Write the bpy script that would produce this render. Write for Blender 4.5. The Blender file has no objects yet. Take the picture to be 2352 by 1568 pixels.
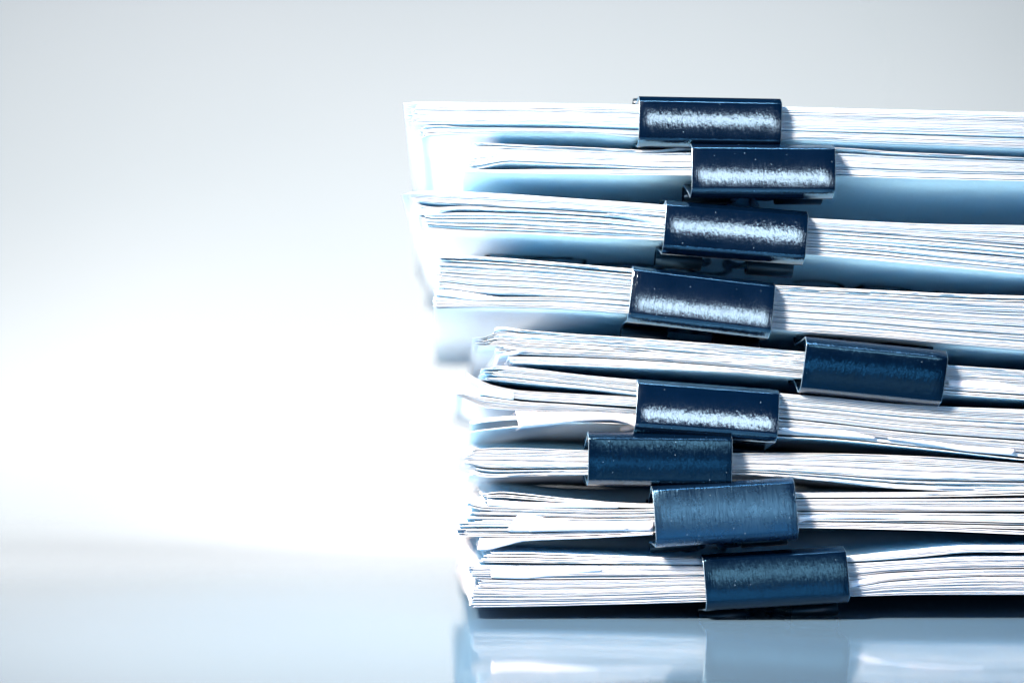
import bpy, math, random
import numpy as np
from mathutils import Vector, Matrix

R = math.radians
MM = 0.001
random.seed(7)
rng = np.random.default_rng(11)
scene = bpy.context.scene
COL = scene.collection

# ------------------------------------------------------------------ camera
CAM_D, EYE = 450.0, 42.0            # mm in front of the paper edges, mm above the table
PXMM, VX, VY = 8.15, 1060.0, 1080.0  # photograph scale on the plane of the paper edges
cam_d = bpy.data.cameras.new("camera")
cam = bpy.data.objects.new("camera", cam_d)
COL.objects.link(cam)
cam.location = (0, -CAM_D*MM, EYE*MM)
cam.rotation_euler = (R(90), 0, 0)
cam_d.sensor_width = 36
cam_d.lens = 36*CAM_D/(2352/PXMM)
cam_d.shift_x = (1176-VX)/2352
cam_d.shift_y = (VY-784)/2352
cam_d.clip_start, cam_d.clip_end = 0.01, 20
cam_d.dof.use_dof = True
cam_d.dof.focus_distance = (CAM_D+1)*MM
cam_d.dof.aperture_fstop = 5.0
scene.camera = cam

# ------------------------------------------------------------------ world, lamps, exposure
world = bpy.data.worlds.new("World")
scene.world = world
world.use_nodes = True
bg = world.node_tree.nodes["Background"]
bg.inputs[0].default_value = (0.01, 0.18, 0.42, 1)
bg.inputs[1].default_value = 0.40

def area(name, loc, aim, sx, sy, power, color, spread=180):
    l = bpy.data.lights.new(name, 'AREA')
    l.shape = 'RECTANGLE'; l.size = sx; l.size_y = sy
    l.energy = power; l.color = color; l.spread = R(spread)
    o = bpy.data.objects.new(name, l); COL.objects.link(o)
    o.location = loc
    o.rotation_euler = (Vector(aim)-Vector(loc)).to_track_quat('-Z', 'Z').to_euler()
    return o
area("key_lamp", (-0.28, -0.36, 0.45), (0.10, 0.01, 0.055), 0.13, 0.11, 4.1, (1, .455, .31), 50)
area("front_softbox", (0.22, -0.62, 0.20), (0.10, 0, 0.09), 0.40, 0.09, 0.185, (1, .56, .46), 45)
area("top_lamp", (0.12, -0.10, 0.62), (0.10, 0.02, 0.06), 0.40, 0.03, .3, (.75, .88, 1), 50)
area("back_left_lamp", (-0.20, 0.05, 0.012), (0.0, 0.07, 0.085), 0.10, 0.02, .75, (1, .49, .34), 70)
area("front_low_fill", (0.10, -0.30, 0.012), (0.10, 0, 0.10), 0.36, 0.012, 0.035, (.55, .78, 1), 100)  # added fill strip out of view, lights undersides and lower clip bends from below
def spot(name, loc, aim, power, color, size, blend, radius):
    l = bpy.data.lights.new(name, 'SPOT')
    l.energy = power; l.color = color; l.spot_size = R(size); l.spot_blend = blend
    l.shadow_soft_size = radius
    o = bpy.data.objects.new(name, l); COL.objects.link(o)
    o.location = loc
    o.rotation_euler = (Vector(aim)-Vector(loc)).to_track_quat('-Z', 'Z').to_euler()
    return o
spot("backdrop_lamp", (-0.55, 0.30, 0.70), (-0.46, 1.1, 0.22), 325, (1, .335, .190), 110, 1.0, 0.05)
spot("backdrop_lamp", (0.50, 0.30, 0.66), (0.32, 1.25, 0.36), 360, (1, .34, .194), 105, 1.0, 0.05)
spot("table_fill_light", (-0.50, 0.10, 0.50), (-0.26, 0.55, 0.0), 200, (1, .33, .19), 85, 1.0, 0.10)  # added fill light, brightens the dark band where the table curves up at left
spot("backdrop_glow_lamp", (0.03, 0.28, 0.115), (-0.10, 1.2, 0.22), 200, (1, .322, .186), 120, 1.0, 0.02)

scene.view_settings.view_transform = 'Standard'
scene.view_settings.look = 'None'
scene.view_settings.exposure = 0
scene.view_settings.gamma = 1
scene.cycles.max_bounces = 10
scene.cycles.diffuse_bounces = 6
scene.cycles.glossy_bounces = 4
scene.cycles.sample_clamp_indirect = 8
scene.cycles.use_denoising = True

# ------------------------------------------------------------------ materials
def newmat(name):
    m = bpy.data.materials.new(name); m.use_nodes = True
    nt = m.node_tree
    return m, nt, nt.nodes["Principled BSDF"]
def N(nt, t, **kw):
    n = nt.nodes.new(t)
    for k, v in kw.items():
        if k in n.inputs.keys(): n.inputs[k].default_value = v
        else: setattr(n, k, v)
    return n

def paper_mat(name, base, grain=0.11):
    m, nt, b = newmat(name)
    L = nt.links.new
    tc = N(nt, 'ShaderNodeTexCoord')
    mp = N(nt, 'ShaderNodeMapping'); mp.inputs['Scale'].default_value = (900, 900, 9000)
    L(tc.outputs['Object'], mp.inputs[0])
    n1 = N(nt, 'ShaderNodeTexNoise', Scale=1.0, Detail=4.0, Roughness=.7)
    L(mp.outputs[0], n1.inputs['Vector'])
    oi = N(nt, 'ShaderNodeObjectInfo')
    mx = N(nt, 'ShaderNodeMix', data_type='RGBA')
    mx.inputs[6].default_value = (*[c*(1-grain*1.6) for c in base], 1)
    mx.inputs[7].default_value = (*[min(.93, c*(1+grain)) for c in base], 1)
    ad = N(nt, 'ShaderNodeMath', operation='ADD')
    ml = N(nt, 'ShaderNodeMath', operation='MULTIPLY_ADD')
    ml.inputs[1].default_value = .6; ml.inputs[2].default_value = -.3
    L(oi.outputs['Random'], ml.inputs[0]); L(ml.outputs[0], ad.inputs[0]); L(n1.outputs[0], ad.inputs[1])
    L(ad.outputs[0], mx.inputs[0]); L(mx.outputs[2], b.inputs['Base Color'])
    b.inputs['Roughness'].default_value = .85
    b.inputs['Specular IOR Level'].default_value = .25
    bp = N(nt, 'ShaderNodeBump', Strength=.35, Distance=.00004)
    n2 = N(nt, 'ShaderNodeTexNoise', Scale=2600.0, Detail=3.0)
    L(tc.outputs['Object'], n2.inputs['Vector']); L(n2.outputs[0], bp.inputs['Height']); L(bp.outputs[0], b.inputs['Normal'])
    return m
PAPER = paper_mat("paper", (.36, .67, .88))
PAPER2 = paper_mat("paper_fold", (.39, .67, .87), .02)

def clip_mat(name, seed, rough, streak, coat, base=(.0001, .002, .009), spec=.55, metal=0.0, peel=1.0, tint=(.4, .75, 1)):
    m, nt, b = newmat(name)
    L = nt.links.new
    tc = N(nt, 'ShaderNodeTexCoord')
    def mapped(scale, off):
        mp = N(nt, 'ShaderNodeMapping'); mp.inputs['Scale'].default_value = scale
        mp.inputs['Location'].default_value = (off, off*1.7, off*.3)
        L(tc.outputs['Object'], mp.inputs[0]); return mp
    m1 = mapped((1500, 600, 500+streak*-300), seed)          # orange peel, drawn out vertically
    n1 = N(nt, 'ShaderNodeTexNoise', Scale=1.0, Detail=3.0, Roughness=.6); L(m1.outputs[0], n1.inputs['Vector'])
    m2 = mapped((120, 120, 160), seed*3)
    n2 = N(nt, 'ShaderNodeTexNoise', Scale=1.0, Detail=5.0, Roughness=.65); L(m2.outputs[0], n2.inputs['Vector'])
    m3 = mapped((330, 330, 330), seed*2)
    vo = N(nt, 'ShaderNodeTexVoronoi', Scale=1.0); L(m3.outputs[0], vo.inputs['Vector'])
    pit = N(nt, 'ShaderNodeMapRange'); pit.inputs[1].default_value = .06; pit.inputs[2].default_value = .12
    L(vo.outputs['Distance'], pit.inputs[0])
    mr = N(nt, 'ShaderNodeMapRange'); mr.inputs[3].default_value = rough*.65; mr.inputs[4].default_value = rough*1.5
    L(n2.outputs[0], mr.inputs[0]); L(mr.outputs[0], b.inputs['Roughness'])
    cr = N(nt, 'ShaderNodeMix', data_type='RGBA')
    cr.inputs[6].default_value = (*[c*.6 for c in base], 1); cr.inputs[7].default_value = (*[c*1.7 for c in base], 1)
    L(n2.outputs[0], cr.inputs[0])
    # dust specks
    m4 = mapped((700, 700, 700), seed*5)
    v2 = N(nt, 'ShaderNodeTexVoronoi', Scale=1.0); L(m4.outputs[0], v2.inputs['Vector'])
    lt = N(nt, 'ShaderNodeMath', operation='LESS_THAN'); lt.inputs[1].default_value = .055
    L(v2.outputs['Distance'], lt.inputs[0])
    rb = N(nt, 'ShaderNodeSeparateColor'); L(v2.outputs['Color'], rb.inputs[0])
    g2 = N(nt, 'ShaderNodeMath', operation='GREATER_THAN'); g2.inputs[1].default_value = .72; L(rb.outputs[0], g2.inputs[0])
    mu = N(nt, 'ShaderNodeMath', operation='MULTIPLY'); L(lt.outputs[0], mu.inputs[0]); L(g2.outputs[0], mu.inputs[1])
    c2 = N(nt, 'ShaderNodeMix', data_type='RGBA'); c2.inputs[7].default_value = (.16, .42, .65, 1)
    L(mu.outputs[0], c2.inputs[0]); L(cr.outputs[2], c2.inputs[6]); L(c2.outputs[2], b.inputs['Base Color'])
    b.inputs['Specular IOR Level'].default_value = spec
    b.inputs['Specular Tint'].default_value = (*tint, 1)
    b.inputs['Metallic'].default_value = metal; b.inputs['IOR'].default_value = 2.0
    b.inputs['Coat Weight'].default_value = 0; b.inputs['Coat Roughness'].default_value = .06; b.inputs['Coat IOR'].default_value = 1.6; b.inputs['Coat Tint'].default_value = (.8, .92, 1, 1)
    b1 = N(nt, 'ShaderNodeBump', Strength=.8*peel, Distance=.0001); L(n1.outputs[0], b1.inputs['Height'])
    b2 = N(nt, 'ShaderNodeBump', Strength=.22, Distance=.00005); L(pit.outputs[0], b2.inputs['Height']); L(b1.outputs[0], b2.inputs['Normal'])
    b3 = N(nt, 'ShaderNodeBump', Strength=.2, Distance=.0003); L(n2.outputs[0], b3.inputs['Height']); L(b2.outputs[0], b3.inputs['Normal'])
    L(b3.outputs[0], b.inputs['Normal'])
    return m
def plain(name, base, rough, metal=0.0, spec=.5):
    m, nt, b = newmat(name)
    L = nt.links.new
    tc = N(nt, 'ShaderNodeTexCoord')
    n = N(nt, 'ShaderNodeTexNoise', Scale=300.0, Detail=3.0); L(tc.outputs['Object'], n.inputs['Vector'])
    mx = N(nt, 'ShaderNodeMix', data_type='RGBA')
    mx.inputs[6].default_value = (*[c*.8 for c in base], 1); mx.inputs[7].default_value = (*[min(1, c*1.2) for c in base], 1)
    L(n.outputs[0], mx.inputs[0]); L(mx.outputs[2], b.inputs['Base Color'])
    b.inputs['Roughness'].default_value = rough; b.inputs['Metallic'].default_value = metal
    b.inputs['Specular IOR Level'].default_value = spec
    b.inputs['Specular Tint'].default_value = (.3, .65, 1, 1)
    return m
EDGE = plain("bare_cut_edge", (.10, .27, .42), .35, .6)
WIRE = plain("handle_wire_enamel", (.008, .05, .09), .25, .3, .7)
TUBE = plain("hinge_enamel", (.002, .010, .020), .28, 0, .5)
INK = plain("printing_ink", (.004, .02, .04), .7)

# ------------------------------------------------------------------ helpers
def link(name, me, mat, parent=None, loc=None):
    o = bpy.data.objects.new(name, me); COL.objects.link(o)
    if mat is not None: me.materials.append(mat)
    if parent is not None: o.parent = parent
    if loc is not None: o.location = loc
    return o
def mesh(name, verts, faces, smooth=True):
    me = bpy.data.meshes.new(name)
    me.from_pydata([tuple(float(c)*MM for c in v) for v in verts], [], faces)
    me.update()
    if smooth: me.shade_smooth()
    return me
def sharp(me, deg=35):
    me.set_sharp_from_angle(angle=R(deg))
def empty(name, loc_mm):
    o = bpy.data.objects.new(name, None); COL.objects.link(o)
    o.empty_display_size = .01
    o.location = [c*MM for c in loc_mm]
    return o
def X(px): return (px-VX)/PXMM
def Z(py): return EYE+(VY-py)/PXMM
def curve(pts):
    """smooth curve through (x, y) points, flat slopes beyond the ends"""
    xs = np.array([p[0] for p in pts], float); ys = np.array([p[1] for p in pts], float)
    d = np.diff(ys)/np.diff(xs)
    m = np.zeros_like(ys)
    if len(xs) > 2:
        m[1:-1] = np.where(d[1:]*d[:-1] > 0, 2*d[1:]*d[:-1]/(d[1:]+d[:-1]+1e-12*np.sign(d[1:]+d[:-1]+1e-30)), 0)
    m[0] = d[0]; m[-1] = d[-1]
    def f(x):
        x = np.asarray(x, float)
        i = np.clip(np.searchsorted(xs, x)-1, 0, len(xs)-2)
        h = xs[i+1]-xs[i]; t = (x-xs[i])/h
        tc = np.clip(t, 0, 1)
        r = (2*tc**3-3*tc**2+1)*ys[i]+(tc**3-2*tc**2+tc)*h*m[i]+(-2*tc**3+3*tc**2)*ys[i+1]+(tc**3-tc**2)*h*m[i+1]
        over = np.clip((x-xs[-1]), 0, 400)
        return r+over*m[-1]*np.exp(-over/250)*.5
    return f
def wander(x, scale, seed, octaves=2):
    """smooth random function of x, roughly -1..1"""
    r = np.random.default_rng(seed)
    out = np.zeros_like(x, dtype=float); a = 1.0
    for k in range(octaves):
        for j in range(3):
            out += a*math.sqrt(2/3)*.6*np.sin(x/scale*(.6+r.random())*2*math.pi+r.random()*7)
        scale *= .45; a *= .5
    return out

# ------------------------------------------------------------------ the setting: one seamless glossy table sweep
def sweep():
    m, nt, b = newmat("glossy_pale_laminate")
    L = nt.links.new
    tc = N(nt, 'ShaderNodeTexCoord')
    n = N(nt, 'ShaderNodeTexNoise', Scale=3.0, Detail=3.0); L(tc.outputs['Object'], n.inputs['Vector'])
    mx = N(nt, 'ShaderNodeMix', data_type='RGBA')
    mx.inputs[6].default_value = (.052, .168, .295, 1); mx.inputs[7].default_value = (.058, .18, .315, 1)
    L(n.outputs[0], mx.inputs[0]); L(mx.outputs[2], b.inputs['Base Color'])
    b.inputs['Roughness'].default_value = .07; b.inputs['IOR'].default_value = 1.5
    n2 = N(nt, 'ShaderNodeTexNoise', Scale=22.0, Detail=1.5); L(tc.outputs['Object'], n2.inputs['Vector'])
    bp = N(nt, 'ShaderNodeBump', Strength=.12, Distance=.0006); L(n2.outputs[0], bp.inputs['Height']); L(bp.outputs[0], b.inputs['Normal'])
    prof = [(-900, 0), (0, 0), (300, 0), (420, 0)]
    rad = 900
    for k in range(1, 31):
        a = k/30*math.pi/2
        prof.append((420+rad*math.sin(a), rad-rad*math.cos(a)))
    prof += [(1320, 1200), (1320, 2000)]
    vs, fs = [], []
    xs = [-2500, -600, 0, 600, 2500]
    for x in xs:
        for y, z in prof: vs.append((x, y, z))
    n_ = len(prof)
    for i in range(len(xs)-1):
        for j in range(n_-1):
            fs.append((i*n_+j, (i+1)*n_+j, (i+1)*n_+j+1, i*n_+j+1))
    o = link("tabletop", mesh("tabletop", vs, fs), m)
    o["kind"] = "structure"
sweep()

# ------------------------------------------------------------------ paper
XR = 3560            # right ends of the sheets, far outside the picture
def xsamples(x0, xr=XR):
    a = x0+np.array([0, 2, 5, 10, 17, 26, 38, 55])
    b = np.arange(x0+75, 2420, 17.0)
    c = np.array([2440, 2500, 2600, 2800, 3100, 3350])
    xs = np.concatenate([a, b, c, [xr]])
    return xs
ROWS = [0, .25, 1.2, 6, 20, 34, 48, 62, 78, 95, 210]
# front top and bottom lines of the nine stacks: further in, beyond the clips, each stack relaxes onto the one below
EDGES = [
 ([(926,235),(1200,236),(1467,239),(1800,244),(2352,257)], [(968,318),(1200,305),(1467,316),(1800,321),(2352,341)]),
 ([(1087,328),(1250,335),(1500,345),(1588,338),(1920,340),(2352,362)], [(1074,395),(1400,401),(1588,403),(1920,405),(2352,416)]),
 ([(925,446),(1000,438),(1300,454),(1525,470),(1858,500),(2352,517)], [(972,524),(1200,537),(1525,552),(1858,585),(2352,630)]),
 ([(1004,586),(1250,600),(1455,618),(1783,655),(2352,679)], [(998,708),(1250,709),(1455,723),(1783,759),(2352,806)]),
 ([(1135,752),(1300,765),(1650,790),(1850,808),(2352,850)], [(1165,832),(1450,844),(1850,868),(2178,905),(2352,917)]),
 ([(1068,842),(1250,850),(1463,872),(1795,903),(2352,940)], [(1084,992),(1300,970),(1463,975),(1795,1004),(2352,1056)]),
 ([(1078,1032),(1350,1034),(1683,1040),(1900,1041),(2352,1064)], [(1090,1091),(1350,1091),(1683,1090),(2059,1121),(2352,1126)]),
 ([(1108,1132),(1300,1144),(1497,1156),(1830,1132),(2352,1122)], [(1064,1231),(1300,1230),(1497,1222),(1830,1212),(2352,1227)]),
 ([(1120,1268),(1400,1276),(1617,1283),(1950,1279),(2254,1252),(2352,1252)], [(1088,1396),(1400,1389),(1617,1383),(1950,1370),(2352,1366)])]
def settle(k, xs, z, d):
    t = min(1, max(0, (d-22)/73)); t = t*t*(3-2*t)
    if t == 0: return z
    top, bot = Z(ECV[k][0](xs)), Z(ECV[k][1](xs))
    up = 0 if k == 0 else (Z(ECV[k-1][1](xs))-top)*.5-.08
    dn = (bot-.4) if k == 8 else (bot-Z(ECV[k+1][0](xs)))*.5-.08
    u = np.clip((z-bot)/(top-bot), 0, 1)
    return z+t*(u*up-(1-u)*dn)
ECV = [(curve(a), curve(b)) for a, b in EDGES]
def sheet_mesh(k_, name, xs, ztop, th, front, skew, seed):
    """one sheet as a closed thin solid: xs in photo px, ztop and th arrays in mm, front edge y array in mm"""
    nx, nr = len(xs), len(ROWS)
    X_ = (xs-VX)/PXMM
    vs = np.zeros((nx, nr*2, 3))
    r = np.random.default_rng(seed)
    for j, d in enumerate(ROWS):
        y = front*(1-d/210)+d
        xx = X_+skew*d
        zt = settle(k_, xs, ztop, d)
        vs[:, j, 0] = xx; vs[:, j, 1] = y; vs[:, j, 2] = zt-(th*.22 if j == 0 else 0)
        k = nr*2-1-j
        vs[:, k, 0] = xx; vs[:, k, 1] = y; vs[:, k, 2] = zt-th+(th*.22 if j == 0 else 0)
    ring = nr*2
    idx = np.arange(nx*ring).reshape(nx, ring)
    a = idx[:-1]; b = idx[1:]
    q = np.stack([a, np.roll(a, -1, 1), np.roll(b, -1, 1), b], -1).reshape(-1, 4)
    faces = q.tolist()
    faces.append(idx[0].tolist()); faces.append(idx[-1][::-1].tolist())
    me = bpy.data.meshes.new(name)
    me.from_pydata((vs.reshape(-1, 3)*MM).tolist(), [], faces)
    me.shade_smooth(); sharp(me, 40)
    return me
def packet(parent, n, x0, top, bot, seed, jit=6, fan=0, rough=.06, open_=.5, recess=.12, inset=0, fill=.79):
    """n sheets between two lines; fan shifts the left ends from the top sheet to the bottom one"""
    r = np.random.default_rng(seed)
    if n > 8: n = int(n*1.5)
    ft, fb = curve(top), curve(bot)
    TH = .25
    w = r.random(n+1)**3.6+.012
    w[0] = w[-1] = 0
    ph = [r.integers(1 << 30) for _ in range(n+1)]
    base_off = inset
    for i in range(n):
        xl = x0+fan*(i/max(1, n-1))+r.normal()*jit
        xs = xsamples(xl)
        z1, z0 = Z(ft(xs)), Z(fb(xs))
        span = z1-z0
        W = np.zeros((n+1, len(xs)))
        for k in range(1, n):
            W[k] = w[k]*np.exp(1.1*open_*wander(xs, 900, ph[k]))
        tot = W.sum(0)+1e-9
        th = np.minimum(TH, fill*span/n)
        free = np.maximum(span-n*th, 0)
        off = (W[:i+1].sum(0)/tot)*free+i*th
        zt = z1-off
        f0 = base_off+abs(r.normal())*.30
        if r.random() < recess: f0 += .5+r.random()*1.6
        front = f0+rough*.5*r.standard_normal(len(xs))+rough*wander(xs, 300, ph[i]+1)
        # rounded left corner
        me = sheet_mesh(parent["_k"], "sheet", xs, zt, th*.93, front, r.normal()*.008, ph[i])
        o = link("sheet", me, PAPER, parent)
        o.location = -parent.location
def fold(parent, x0, x1, top, bot, slant=0, bulge=.7, depth=45, front=-.3, label=None, name="folded_sheet"):
    """a sheet folded over the edge of its neighbours: its face shows between two lines"""
    ft, fb = curve(top), curve(bot)
    n = max(10, int((x1-x0)/9))
    xs = np.linspace(x0, x1, n)
    vs, fs = [], []
    M = 9
    r = np.random.default_rng(int(x0*7+x1))
    for i, x in enumerate(xs):
        zt, zb = float(Z(ft(x))), float(Z(fb(x)))
        wob = .05*math.sin(x/23)+.03*r.standard_normal()
        prof = [(depth, zt)]
        for k in range(M):
            t = k/(M-1)
            yy = front+.6-bulge*math.sin(math.pi*t)+wob
            prof.append((yy, zt+(zb-zt)*t))
        prof.append((depth, zb+.02))
        for k, (y, z) in enumerate(prof):
            t = k/(len(prof)-1)
            xx = X(x+slant*(1-i/(n-1))**2*(t))
            vs.append((xx, y, z))
    L_ = M+2
    for i in range(n-1):
        for k in range(L_-1):
            fs.append((i*L_+k, i*L_+k+1, (i+1)*L_+k+1, (i+1)*L_+k))
    me = mesh(name, vs, fs)
    o = link(name, me, PAPER2, parent)
    o.location = -parent.location
    s = o.modifiers.new("thickness", 'SOLIDIFY'); s.thickness = .1*MM
    if label: o["label"] = label
    return o

def stack(label, cx, cy):
    e = empty("paper_stack", (X(cx), 0, Z(cy)))
    e["label"] = label; e["category"] = "paper stack"
    e["group"] = "clipped paper stacks piled on the table"
    return e

# --- 1 (top)
s1 = stack("topmost clipped paper stack of the pile, its clip seen against the pale backdrop", 1700, 330); s1["_k"] = 0
packet(s1, 1, 926, [(926,235),(960,233),(1200,235),(1467,239),(1800,244),(2000,249),(2352,257)],
       [(926,238),(960,236),(1200,238),(1467,241),(1800,246),(2000,251),(2352,259)], 101, jit=0, inset=.8, recess=0)
packet(s1, 26, 957, [(960,237),(1200,239),(1467,242),(1800,247),(2000,252),(2352,260)],
       [(960,283),(1050,284),(1200,284),(1467,292),(1800,298),(2000,303),(2352,313)], 102, jit=9, fan=-8)
packet(s1, 10, 968, [(968,290),(1010,288),(1060,292),(1200,294),(1350,296),(1467,300),(1800,302),(2000,308),(2352,319)],
       [(968,318),(990,311),(1060,307),(1200,305),(1350,307),(1467,316),(1800,321),(2000,329),(2352,341)], 103, jit=5, open_=1.2)
# --- 2
s2 = stack("second clipped paper stack from the top, thin and set back to the right", 1700, 440); s2["_k"] = 1
packet(s2, 2, 1087, [(1087,328),(1130,329),(1250,335),(1400,341),(1500,345),(1588,338),(1920,340),(2050,348),(2352,362)],
       [(1087,331),(1130,332),(1250,338),(1400,345),(1500,349),(1588,342),(1920,343),(2050,352),(2352,366)], 201, jit=1, rough=.2, recess=0)
packet(s2, 22, 1086, [(1087,335),(1130,336),(1250,341),(1400,348),(1500,352),(1588,350),(1920,352),(2050,359),(2352,371)],
       [(1087,390),(1110,385),(1170,374),(1250,377),(1400,383),(1500,388),(1588,389),(1920,388),(2050,393),(2352,400)], 202, jit=4, fan=-4)
packet(s2, 6, 1074, [(1074,388),(1150,389),(1250,388),(1400,388),(1500,390),(1588,390),(1920,389),(2050,394),(2352,402)],
       [(1074,395),(1150,397),(1250,399),(1400,401),(1500,402),(1588,403),(1920,405),(2050,409),(2352,416)], 203, jit=3, fan=-10)
# --- 3
s3 = stack("third clipped paper stack from the top, reaching farthest left with tapering layered corner", 1700, 560); s3["_k"] = 2
packet(s3, 15, 925, [(925,446),(950,440),(1000,438),(1150,444),(1300,454),(1525,470),(1858,500),(2000,508),(2150,514),(2352,517)],
       [(925,452),(960,461),(1010,467),(1150,473),(1300,480),(1525,497),(1858,525),(2000,534),(2150,545),(2352,560)], 301, jit=4, fan=30)
packet(s3, 4, 950, [(950,466),(1000,474),(1070,471),(1150,476),(1300,484),(1525,499),(1858,527),(2000,536),(2150,547),(2352,563)],
       [(950,472),(1000,482),(1070,480),(1150,483),(1300,490),(1525,505),(1858,533),(2000,542),(2150,553),(2352,569)], 302, jit=6, open_=1.3, rough=.2)
packet(s3, 14, 968, [(968,488),(1000,490),(1070,488),(1200,491),(1350,498),(1525,515),(1858,536),(2000,546),(2150,556),(2352,573)],
       [(968,515),(1000,520),(1070,524),(1200,529),(1350,536),(1525,546),(1858,578),(2000,590),(2150,604),(2352,624)], 303, jit=7, fan=6, open_=1.1)
packet(s3, 2, 972, [(972,521),(1060,528),(1200,533),(1350,540),(1525,548),(1858,580),(2000,592),(2150,606),(2352,626)],
       [(972,524),(1060,531),(1200,537),(1350,545),(1525,552),(1858,585),(2000,597),(2150,611),(2352,630)], 304, jit=2, recess=0)
fold(s3, 1395, 1530, [(1395,490),(1450,494),(1530,502)], [(1395,491),(1450,502),(1500,512),(1530,522)], front=-.2)
fold(s3, 962, 1050, [(962,478),(1000,476),(1050,474)], [(962,486),(985,497),(1010,488),(1050,477)], front=.2, bulge=.5)
# --- 4
s4 = stack("fourth clipped paper stack from the top, thick, with rough torn edge on its top sheets", 1700, 720); s4["_k"] = 3
packet(s4, 4, 1004, [(1004,586),(1100,589),(1250,600),(1455,618),(1783,655),(2000,665),(2200,675),(2352,679)],
       [(1004,597),(1100,602),(1250,613),(1455,632),(1783,664),(2000,676),(2200,687),(2352,692)], 401, jit=3, rough=.28, open_=.2, recess=0)
packet(s4, 34, 1008, [(1004,603),(1100,607),(1250,617),(1455,636),(1783,667),(2000,679),(2200,690),(2352,695)],
       [(1004,660),(1040,664),(1100,672),(1250,678),(1455,690),(1783,727),(2000,741),(2200,757),(2352,768)], 402, jit=4)
packet(s4, 14, 998, [(998,665),(1040,672),(1100,682),(1250,682),(1455,693),(1783,729),(2000,744),(2200,761),(2352,771)],
       [(998,708),(1100,706),(1250,709),(1455,723),(1783,759),(2000,775),(2200,793),(2352,806)], 403, jit=3)
fold(s4, 1012, 1150, [(1012,664),(1050,667),(1100,675),(1150,683)], [(1012,672),(1050,684),(1100,690),(1150,688)], front=-.1, bulge=.4)
# --- 5
s5 = stack("fifth clipped paper stack from the top, ragged left end set back", 1800, 850); s5["_k"] = 4
packet(s5, 2, 1135, [(1135,752),(1150,750),(1200,757),(1300,765),(1450,775),(1650,790),(1850,808),(2178,838),(2352,850)],
       [(1135,756),(1150,755),(1200,762),(1300,769),(1450,779),(1650,793),(1850,811),(2178,842),(2352,854)], 501, jit=3, rough=.2, recess=0)
packet(s5, 24, 1112, [(1112,775),(1150,762),(1200,766),(1300,772),(1450,781),(1650,795),(1850,812),(2178,843),(2352,856)],
       [(1112,800),(1170,808),(1200,812),(1300,816),(1450,823),(1650,837),(1850,858),(2178,880),(2352,893)], 502, jit=15, fan=42, open_=1.2, rough=.16)
packet(s5, 7, 1172, [(1165,818),(1200,819),(1300,821),(1450,827),(1650,841),(1850,860),(2178,882),(2352,895)],
       [(1165,832),(1200,834),(1300,838),(1450,844),(1650,853),(1850,868),(2178,905),(2352,917)], 503, jit=6, open_=.8)
fold(s5, 2179, 2480, [(2179,873),(2240,872),(2352,886),(2480,900)], [(2179,888),(2240,892),(2352,899),(2480,908)], front=-.2, bulge=.4)
fold(s5, 1140, 1270, [(1140,816),(1200,800),(1270,809)], [(1140,818),(1180,815),(1215,806),(1270,811)], front=-.1, bulge=.3)
# --- 6
s6 = stack("sixth clipped paper stack from the top, splayed open with a folded white sheet at left", 1700, 960); s6["_k"] = 5
packet(s6, 20, 1140, [(1140,839),(1180,842),(1250,850),(1350,862),(1463,872),(1795,903),(1900,912),(2100,930),(2352,940)],
       [(1125,872),(1180,877),(1250,884),(1350,893),(1463,907),(1795,938),(1900,948),(2100,968),(2352,985)], 601, jit=13, fan=-10)
packet(s6, 11, 1072, [(1068,852),(1090,866),(1130,884),(1200,897),(1300,903),(1463,912),(1795,941),(1900,950),(2100,970),(2352,988)],
       [(1068,878),(1090,888),(1130,903),(1200,916),(1300,923),(1463,933),(1795,958),(1900,968),(2100,990),(2352,1008)], 602, jit=6, open_=.8)
packet(s6, 14, 1062, [(1062,905),(1120,912),(1200,922),(1300,928),(1463,940),(1795,962),(1900,972),(2100,994),(2352,1013)],
       [(1062,912),(1120,936),(1200,942),(1300,944),(1463,950),(1795,985),(1900,992),(2100,1012),(2352,1038)], 603, jit=10)
packet(s6, 5, 1084, [(1084,965),(1110,960),(1185,954),(1300,952),(1463,955),(1795,988),(1900,994),(2100,1014),(2352,1040)],
       [(1084,992),(1110,988),(1185,980),(1300,970),(1463,975),(1795,1004),(1900,1009),(2100,1028),(2352,1056)], 604, jit=5, open_=.2, recess=0, inset=.6)
fold(s6, 1183, 1470, [(1183,944),(1250,945),(1350,946),(1470,952)], [(1183,981),(1250,975),(1350,966),(1400,965),(1440,972),(1470,986)], slant=10, front=-.5, bulge=.5, label="smooth white sheet folded over the front edge, left of the clip")
fold(s6, 1100, 1180, [(1100,884),(1120,887),(1180,900)], [(1100,905),(1120,909),(1180,918)], slant=4, front=-.1, bulge=.3)
fold(s6, 1790, 2010, [(1790,981),(1850,984),(1920,986),(2010,1003)], [(1790,987),(1850,995),(1920,1001),(2010,1008)], front=-.4, bulge=.4)
fold(s6, 2040, 2330, [(2040,1004),(2150,1014),(2220,1024),(2330,1030)], [(2040,1008),(2150,1024),(2220,1036),(2330,1045)], front=-.5, bulge=.4)
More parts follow.
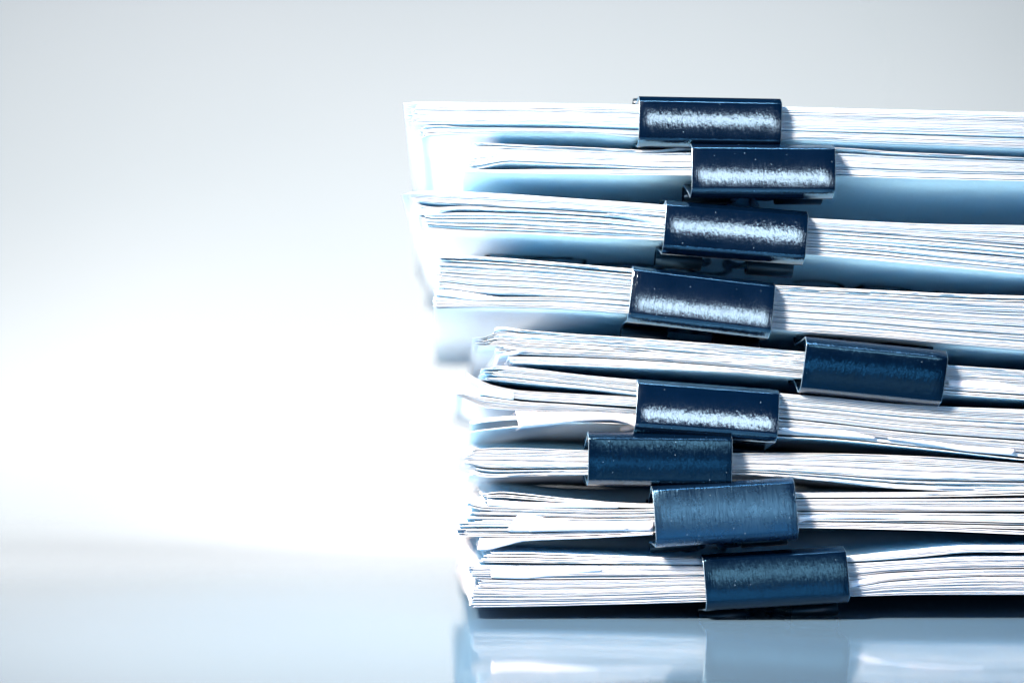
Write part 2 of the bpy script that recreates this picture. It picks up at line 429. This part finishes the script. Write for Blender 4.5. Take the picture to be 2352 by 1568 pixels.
# --- 7
s7 = stack("seventh clipped paper stack from the top, slim and level, with frayed left corner", 1650, 1060); s7["_k"] = 6
packet(s7, 20, 1082, [(1078,1036),(1095,1031),(1150,1028),(1350,1034),(1683,1040),(1900,1041),(2100,1047),(2352,1064)],
       [(1078,1066),(1110,1072),(1150,1074),(1350,1075),(1683,1078),(1900,1088),(2100,1100),(2352,1104)], 701, jit=8, fan=-8, open_=.4)
packet(s7, 8, 1088, [(1085,1070),(1110,1076),(1150,1079),(1350,1077),(1683,1079),(1900,1090),(2100,1103),(2352,1108)],
       [(1090,1091),(1130,1096),(1200,1093),(1350,1091),(1683,1090),(1900,1104),(2059,1121),(2234,1127),(2352,1126)], 702, jit=11, open_=1.4, rough=.2)
# --- 8
s8 = stack("eighth clipped paper stack from the top, loosely layered with folded wedge of paper at left", 1700, 1180); s8["_k"] = 7
packet(s8, 4, 1108, [(1108,1134),(1150,1129),(1200,1133),(1300,1144),(1400,1152),(1497,1156),(1830,1132),(2100,1130),(2352,1122)],
       [(1108,1150),(1150,1153),(1200,1155),(1300,1157),(1400,1163),(1497,1166),(1830,1142),(2100,1141),(2352,1136)], 801, jit=6, open_=.3, recess=0)
packet(s8, 12, 1082, [(1070,1150),(1110,1162),(1200,1165),(1300,1168),(1400,1170),(1497,1169),(1830,1146),(2100,1146),(2352,1144)],
       [(1070,1178),(1110,1182),(1200,1184),(1300,1187),(1400,1188),(1497,1187),(1830,1172),(2100,1173),(2352,1173)], 802, jit=17, fan=16, open_=1.4)
packet(s8, 9, 1080, [(1080,1186),(1200,1188),(1300,1190),(1400,1191),(1497,1190),(1830,1176),(2100,1178),(2352,1180)],
       [(1080,1222),(1200,1222),(1300,1219),(1400,1214),(1497,1212),(1830,1196),(2100,1199),(2352,1204)], 803, jit=20, open_=1.3)
packet(s8, 6, 1064, [(1064,1224),(1200,1225),(1300,1222),(1400,1217),(1497,1214),(1830,1199),(2100,1203),(2352,1208)],
       [(1064,1231),(1200,1233),(1300,1230),(1400,1226),(1497,1222),(1830,1212),(2100,1217),(2352,1227)], 804, jit=6, open_=.6)
fold(s8, 1166, 1500, [(1166,1215),(1182,1192),(1196,1178),(1260,1190),(1350,1198),(1500,1196)], [(1166,1219),(1182,1221),(1196,1221),(1260,1219),(1350,1218),(1500,1219)], front=-.7, bulge=.6, label="white wedge of sheets folded up over the front edge")
fold(s8, 1215, 1440, [(1215,1199),(1300,1206),(1440,1209)], [(1215,1220),(1300,1219),(1440,1217)], front=-1.0, bulge=.5)
fold(s8, 1102, 1500, [(1102,1236),(1250,1234),(1350,1231),(1500,1223)], [(1102,1262),(1120,1263),(1160,1254),(1210,1242),(1350,1236),(1500,1228)], slant=-6, front=-.4, bulge=.3, label="lowest sheet, its torn corner bent down")
fold(s8, 1120, 1420, [(1120,1146),(1200,1152),(1300,1155),(1420,1162)], [(1120,1160),(1200,1166),(1300,1166),(1420,1166)], front=-.3, bulge=.4)
fold(s8, 1834, 2420, [(1834,1184),(1950,1184),(2352,1190),(2420,1192)], [(1834,1200),(1870,1192),(1950,1190),(2352,1196),(2420,1197)], front=-.3, bulge=.4)
# --- 9
s9 = stack("lowest clipped paper stack of the pile, thickest, its clip resting on the glossy table", 1700, 1330); s9["_k"] = 8
packet(s9, 7, 1128, [(1120,1268),(1200,1269),(1400,1276),(1617,1283),(1950,1279),(2050,1269),(2254,1252),(2352,1252)],
       [(1090,1290),(1200,1292),(1400,1294),(1617,1296),(1950,1290),(2050,1284),(2254,1268),(2352,1268)], 901, jit=5, fan=-30, open_=.3, recess=0)
packet(s9, 12, 1084, [(1084,1297),(1200,1299),(1400,1299),(1617,1299),(1950,1294),(2050,1289),(2254,1278),(2352,1278)],
       [(1084,1326),(1200,1329),(1400,1328),(1617,1325),(1950,1322),(2050,1312),(2254,1304),(2352,1303)], 902, jit=6, open_=.8, recess=.05)
packet(s9, 9, 1100, [(1100,1330),(1200,1333),(1400,1332),(1617,1327),(1950,1324),(2050,1316),(2254,1308),(2352,1307)],
       [(1100,1348),(1200,1351),(1400,1349),(1617,1343),(1950,1346),(2050,1332),(2254,1322),(2352,1321)], 903, jit=5, open_=.4)
packet(s9, 24, 1088, [(1088,1351),(1200,1353),(1400,1351),(1617,1344),(1950,1348),(2050,1336),(2254,1325),(2352,1324)],
       [(1088,1396),(1200,1394),(1400,1389),(1617,1383),(1950,1370),(2176,1366),(2352,1366)], 904, jit=3, fan=-4, open_=.2)
fold(s9, 1128, 1380, [(1128,1303),(1200,1306),(1300,1305),(1380,1306)], [(1128,1326),(1200,1328),(1270,1322),(1380,1310)], front=-.4, bulge=.4)
fold(s9, 1952, 2260, [(1952,1336),(2050,1318),(2150,1311),(2260,1308)], [(1952,1350),(2050,1326),(2150,1316),(2260,1312)], front=-.2, bulge=.3)

for s_ in (s1, s2, s3, s4, s5, s6, s7, s8, s9): del s_["_k"]
# printing on the underside of the third stack
def print_strokes(parent, letters, sheetline, w=1.6):
    f = curve(sheetline)
    for strokes in letters:
        vs, fs = [], []
        for st in strokes:
            L_, R_ = [], []
            for i, (px, py) in enumerate(st):
                py -= 12
                a, b = st[max(0, i-1)], st[min(len(st)-1, i+1)]
                d = Vector((b[0]-a[0], b[1]-a[1])).normalized()
                for sg in (1, -1):
                    qx, qy = px-d.y*w/2*sg, py+d.x*w/2*sg
                    xp = np.array([qx*PXMM+VX])
                    vs.append((qx, qy, float(settled_underside(2, xp, float(Z(f(xp))[0]), qy)[0])-.07))
                if i: n = len(vs); fs.append((n-4, n-3, n-1, n-2))
        o = link("printed_letter", mesh("printed_letter", vs, fs, False), INK, parent)
        o.location = -parent.location
def settled_underside(k, xp, z, y):
    # follows the sheet between its cross rows, which are straight from row to row
    rows = np.array(ROWS, float)
    i = int(np.clip(np.searchsorted(rows, y)-1, 0, len(rows)-2))
    a, b = settle(k, xp, np.array([z]), rows[i]), settle(k, xp, np.array([z]), rows[i+1])
    t = (y-rows[i])/(rows[i+1]-rows[i])
    return a*(1-t)+b*t
def arc(cx, cy, rx, ry, a0, a1, n=14):
    return [(cx+rx*math.cos(R(a0+(a1-a0)*k/n)), cy+ry*math.sin(R(a0+(a1-a0)*k/n))) for k in range(n+1)]
bot3 = [(972,527),(1060,534),(1200,540),(1350,548),(1525,555),(1858,588),(2000,600),(2150,614),(2352,633)]
x = X(1115)
print_strokes(s3, [[[(8,61),(8,52),(14,52),(38,52),(38,61)]], [[(34,50),(24,54),(14,60),(26,66)]], [arc(52,62,11,7,180,360)], [[(68,53),(70.5,54.5)]],
                   [arc(111,62,8,7,200,360)], [[(124,55),(124,66)]], [arc(132,62,8,7,200,360)], [[(146,55),(148,57)]]], bot3, 1.7)

# ------------------------------------------------------------------ binder clips
def clip(label, TL, TR, h, half, tube_r, mat, yfront=-4.0, tilt=0, pz=0.0, depth=18.0, handle=(1, 1), bow=9.0, wid=41.0):
    """TL, TR: photo px of the top corners of the spine; h: spine height mm; half: half thickness of the paper;
       pz: centre of the paper relative to the centre of the spine; tube_r: radii of upper and lower hinge tubes"""
    s = (CAM_D+yfront)/CAM_D
    x0, x1 = X(TL[0])*s, X(TR[0])*s
    z0, z1 = EYE+(Z(TL[1])-EYE)*s, EYE+(Z(TR[1])-EYE)*s
    ang = math.atan2(z1-z0, x1-x0)
    W = math.hypot(x1-x0, z1-z0)
    hh = h/2
    c = Vector(((x0+x1)/2, yfront, (z0+z1)/2))-Vector((-math.sin(ang), 0, math.cos(ang)))*hh
    root = empty("binder_clip", c)
    root.rotation_euler = (R(tilt), -ang, 0)
    root["label"] = label; root["category"] = "binder clip"; root["group"] = "black binder clips on the paper stacks"
    # outer profile from the upper jaw over the spine to the lower jaw: a nearly flat spine with a crease
    # a little inside each long edge, a rounded lip beyond it, then the plate running back to the jaw
    def side(sg, zj):
        zc = hh-2.5
        a0 = R(bow); y, z = .5*math.tan(a0)*zc, zc
        pts = [(y, sg*z)]
        angs = [bow+(46-bow)*k/5 for k in range(1, 6)]+[46+(66-46)*k/6 for k in range(1, 7)]+[66+(112-66)*k/8 for k in range(1, 9)]
        steps = [.09]*5+[.50]*6+[.16]*8
        for an, st in zip(angs, steps):
            y += math.sin(R(an))*st; z += math.cos(R(an))*st
            pts.append((y, z*sg))
        yE, zE = pts[-1]
        k_ = (hh-max(abs(p[1]) for p in pts))
        pts = [(p[0], p[1]+sg*k_) for p in pts]
        yE, zE = pts[-1]
        for k in range(1, 9):
            t = k/8
            pts.append((yE+(depth-yE)*t, zE+(zj-zE)*(t**.85)))
        return pts, zc, 0
    up, ym, yc = side(1, pz+half+.35)
    dn, _, _ = side(-1, pz-half-.35)
    spine = []
    zlim = up[0][1]
    for k in range(1, 20):
        z = zlim-2*zlim*k/20
        spine.append((up[0][0]*(z/zlim)**2, z))
    prof = up[::-1]+spine+dn
    P = np.array(prof)
    T = np.gradient(P, axis=0); T /= np.linalg.norm(T, axis=1)[:, None]
    nrm = np.stack([T[:, 1], -T[:, 0]], 1)      # points to the inside or the outside
    mid = len(P)//2
    if nrm[mid][0] < 0: nrm = -nrm              # inside = +y at the spine
    t = .42
    I = P+nrm*t
    loop = np.concatenate([P, I[::-1]])
    n = len(loop)
    stations = [(-W/2, .10), (-W/2+.10, 0)]+[(-W/2+W*k/12, 0) for k in range(1, 12)]+[(W/2-.10, 0), (W/2, .10)]
    cen = np.concatenate([P+nrm*t/2, (P+nrm*t/2)[::-1]])
    vs, fs = [], []
    for xx, ins in stations:
        q = loop if ins == 0 else loop+(cen-loop)*(ins*2.5)
        for (y, z) in q: vs.append((xx, y, z))
    m_ = len(stations)
    for i in range(m_-1):
        for k in range(n):
            fs.append((i*n+k, (i+1)*n+k, (i+1)*n+(k+1) % n, i*n+(k+1) % n))
    capf = []
    h2 = len(P)
    for k in range(h2-1):
        capf.append((k, k+1, n-2-k, n-1-k))
        b_ = (m_-1)*n
        capf.append((b_+k+1, b_+k, b_+n-1-k, b_+n-2-k))
    me = mesh("spring_body", vs, fs+capf)
    me.materials.append(mat)
    nf = len(fs)
    body = link("spring_body", me, EDGE, root)
    for p in me.polygons:
        si = p.index//n if p.index < nf else -1
        if si in (-1, 0, m_-2): p.material_index = 1
    sharp(me, 45)
    # hinge tubes, rolled from the plate ends, with a gap for the handle in the middle
    for sg, rr, zj in ((1, tube_r[0], pz+half+.35), (-1, tube_r[1], pz-half-.35)):
        for a, b in ((-W/2, -W*.165), (W*.165, W/2)):
            vs, fs = [], []
            K = 20
            for xx in (a, a+.15, b-.15, b):
                ro = rr-(.12 if xx in (a, b) else 0)
                for rad in (ro, rr-.4):
                    for k in range(K):
                        an = 2*math.pi*k/K
                        vs.append((xx, depth+rad*math.cos(an), sg*0+zj+sg*(rr)+rad*math.sin(an)))
            S = 2*K
            for i in range(3):
                for k in range(K):
                    k2 = (k+1) % K
                    fs.append((i*S+k, i*S+k2, (i+1)*S+k2, (i+1)*S+k))
                    fs.append((i*S+K+k, (i+1)*S+K+k, (i+1)*S+K+k2, i*S+K+k2))
            for i in (0, 3):
                for k in range(K):
                    k2 = (k+1) % K
                    fs.append((i*S+k, i*S+K+k, i*S+K+k2, i*S+k2))
            me = mesh("hinge_tube", vs, fs); sharp(me, 50)
            link("hinge_tube", me, TUBE, root)
        if (handle[0] if sg > 0 else handle[1]):
            zc = zj+sg*rr
            zf = zj+sg*.55
            wr = min(1.05, rr-.4)
            path = [(-W*.40, depth, zc), (-W*.19, depth, zc), (-W*.165, depth+.6, zc), (-W*.15, depth+2.5, zc), (-W*.09, depth+8, (zc+zf)/2), (-W*.075, depth+12, zf),
                    (-W*.085, depth+18, zf), (-W*.14, depth+25, zf), (-W*.15, depth+30, zf), (-W*.12, depth+34, zf), (-W*.05, depth+36, zf)]
            path = path+[(-x_, y_, z_) for x_, y_, z_ in path[::-1]]
            cu = bpy.data.curves.new("wire_handle", 'CURVE'); cu.dimensions = '3D'
            sp = cu.splines.new('BEZIER'); sp.bezier_points.add(len(path)-1)
            for p, q in zip(sp.bezier_points, path):
                p.co = Vector(q)*MM; p.handle_left_type = p.handle_right_type = 'AUTO'
            cu.bevel_depth = wr*MM; cu.bevel_resolution = 3; cu.resolution_u = 4
            tmp = bpy.data.objects.new("tmp", cu)
            me = bpy.data.meshes.new_from_object(tmp); me.name = "wire_handle"
            bpy.data.objects.remove(tmp)
            me.materials.clear(); me.shade_smooth()
            link("wire_handle", me, WIRE, root)
    return root

CM = [clip_mat("black_enamel_%d" % k, k*3.1+1, *a, peel=(1, 1, 1, 1.2, 1.5, 1, 2.2, 2.0, 1.8)[k], tint=(.27, .66, 1) if k in (0, 1, 2, 3, 5) else ((.11, .48, .95) if k == 7 else (.045, .20, .36))) for k, a in enumerate([
    (.12, .2, .6), (.12, .8, .6), (.11, .1, .6), (.13, .9, .5), (.13, .6, .3), (.10, .4, .6), (.15, .9, .3), (.26, 1.2, .2), (.17, .9, .3)])]
def half_of(y0, y1): return (y1-y0)/PXMM/2*.985
specs = [
 ("black binder clip on the topmost paper stack, against the pale backdrop", (1469,217), (1797,223), 14.2, half_of(243,320), (1.7,1.0), 0, -4.0, 0, (281)),
 ("second black binder clip from the top, broad pale sheen along its lower half", (1590,323), (1920,326), 15.2, half_of(341,404), (.9,2.6), 1, -6.2, 0, (372)),
 ("third black binder clip from the top, bright narrow sheen along its middle", (1532,455), (1859,481), 15.2, half_of(487,567), (1.9,2.7), 2, -4.6, 0, (527)),
 ("fourth black binder clip from the top, on the thick stack with the rough top edge", (1457,602), (1785,641), 16.2, half_of(637,740), (1.6,2.6), 3, -4.6, 0, (688)),
 ("dark binder clip sitting farthest right, fifth from the top", (1853,775), (2178,808), 15.8, half_of(824,887), (2.2,1.7), 4, -4.6, 0, (855)),
 ("sixth black binder clip from the top, bright sheen at its lower right only", (1467,862), (1794,887), 15.4, half_of(889,992), (1.0,1.0), 5, -4.6, 0, (940)),
 ("dark binder clip sitting farthest left, seventh from the top", (1352,991), (1683,995), 15.2, half_of(1037,1091), (1.6,1.5), 6, -5.4, 0, (1064)),
 ("grey sheened binder clip second from the bottom, tilted up to the right", (1499,1110), (1826,1091), 17.4, half_of(1145,1218), (1.5,1.5), 7, -7.4, 0, (1181)),
 ("lowest black binder clip, standing on the glossy table", (1615,1270), (1945,1250), 15.9, half_of(1282,1378), (1.4,1.9), 8, -4.6, 0, (1330)),
]
TILT = [3.5, -2, 0, -7, 9, -10, 2, -8, -8]
for (lb, TL, TR, h, half, tr, mi, yf, _, pc), tl in zip(specs, TILT):
    s = (CAM_D+yf)/CAM_D
    ztop = EYE+((Z(TL[1])+Z(TR[1]))/2-EYE)*s
    pz = Z(pc)-(ztop-h/2)
    clip(lb, TL, TR, h, half, tr, CM[mi], yfront=yf, tilt=tl, pz=pz)
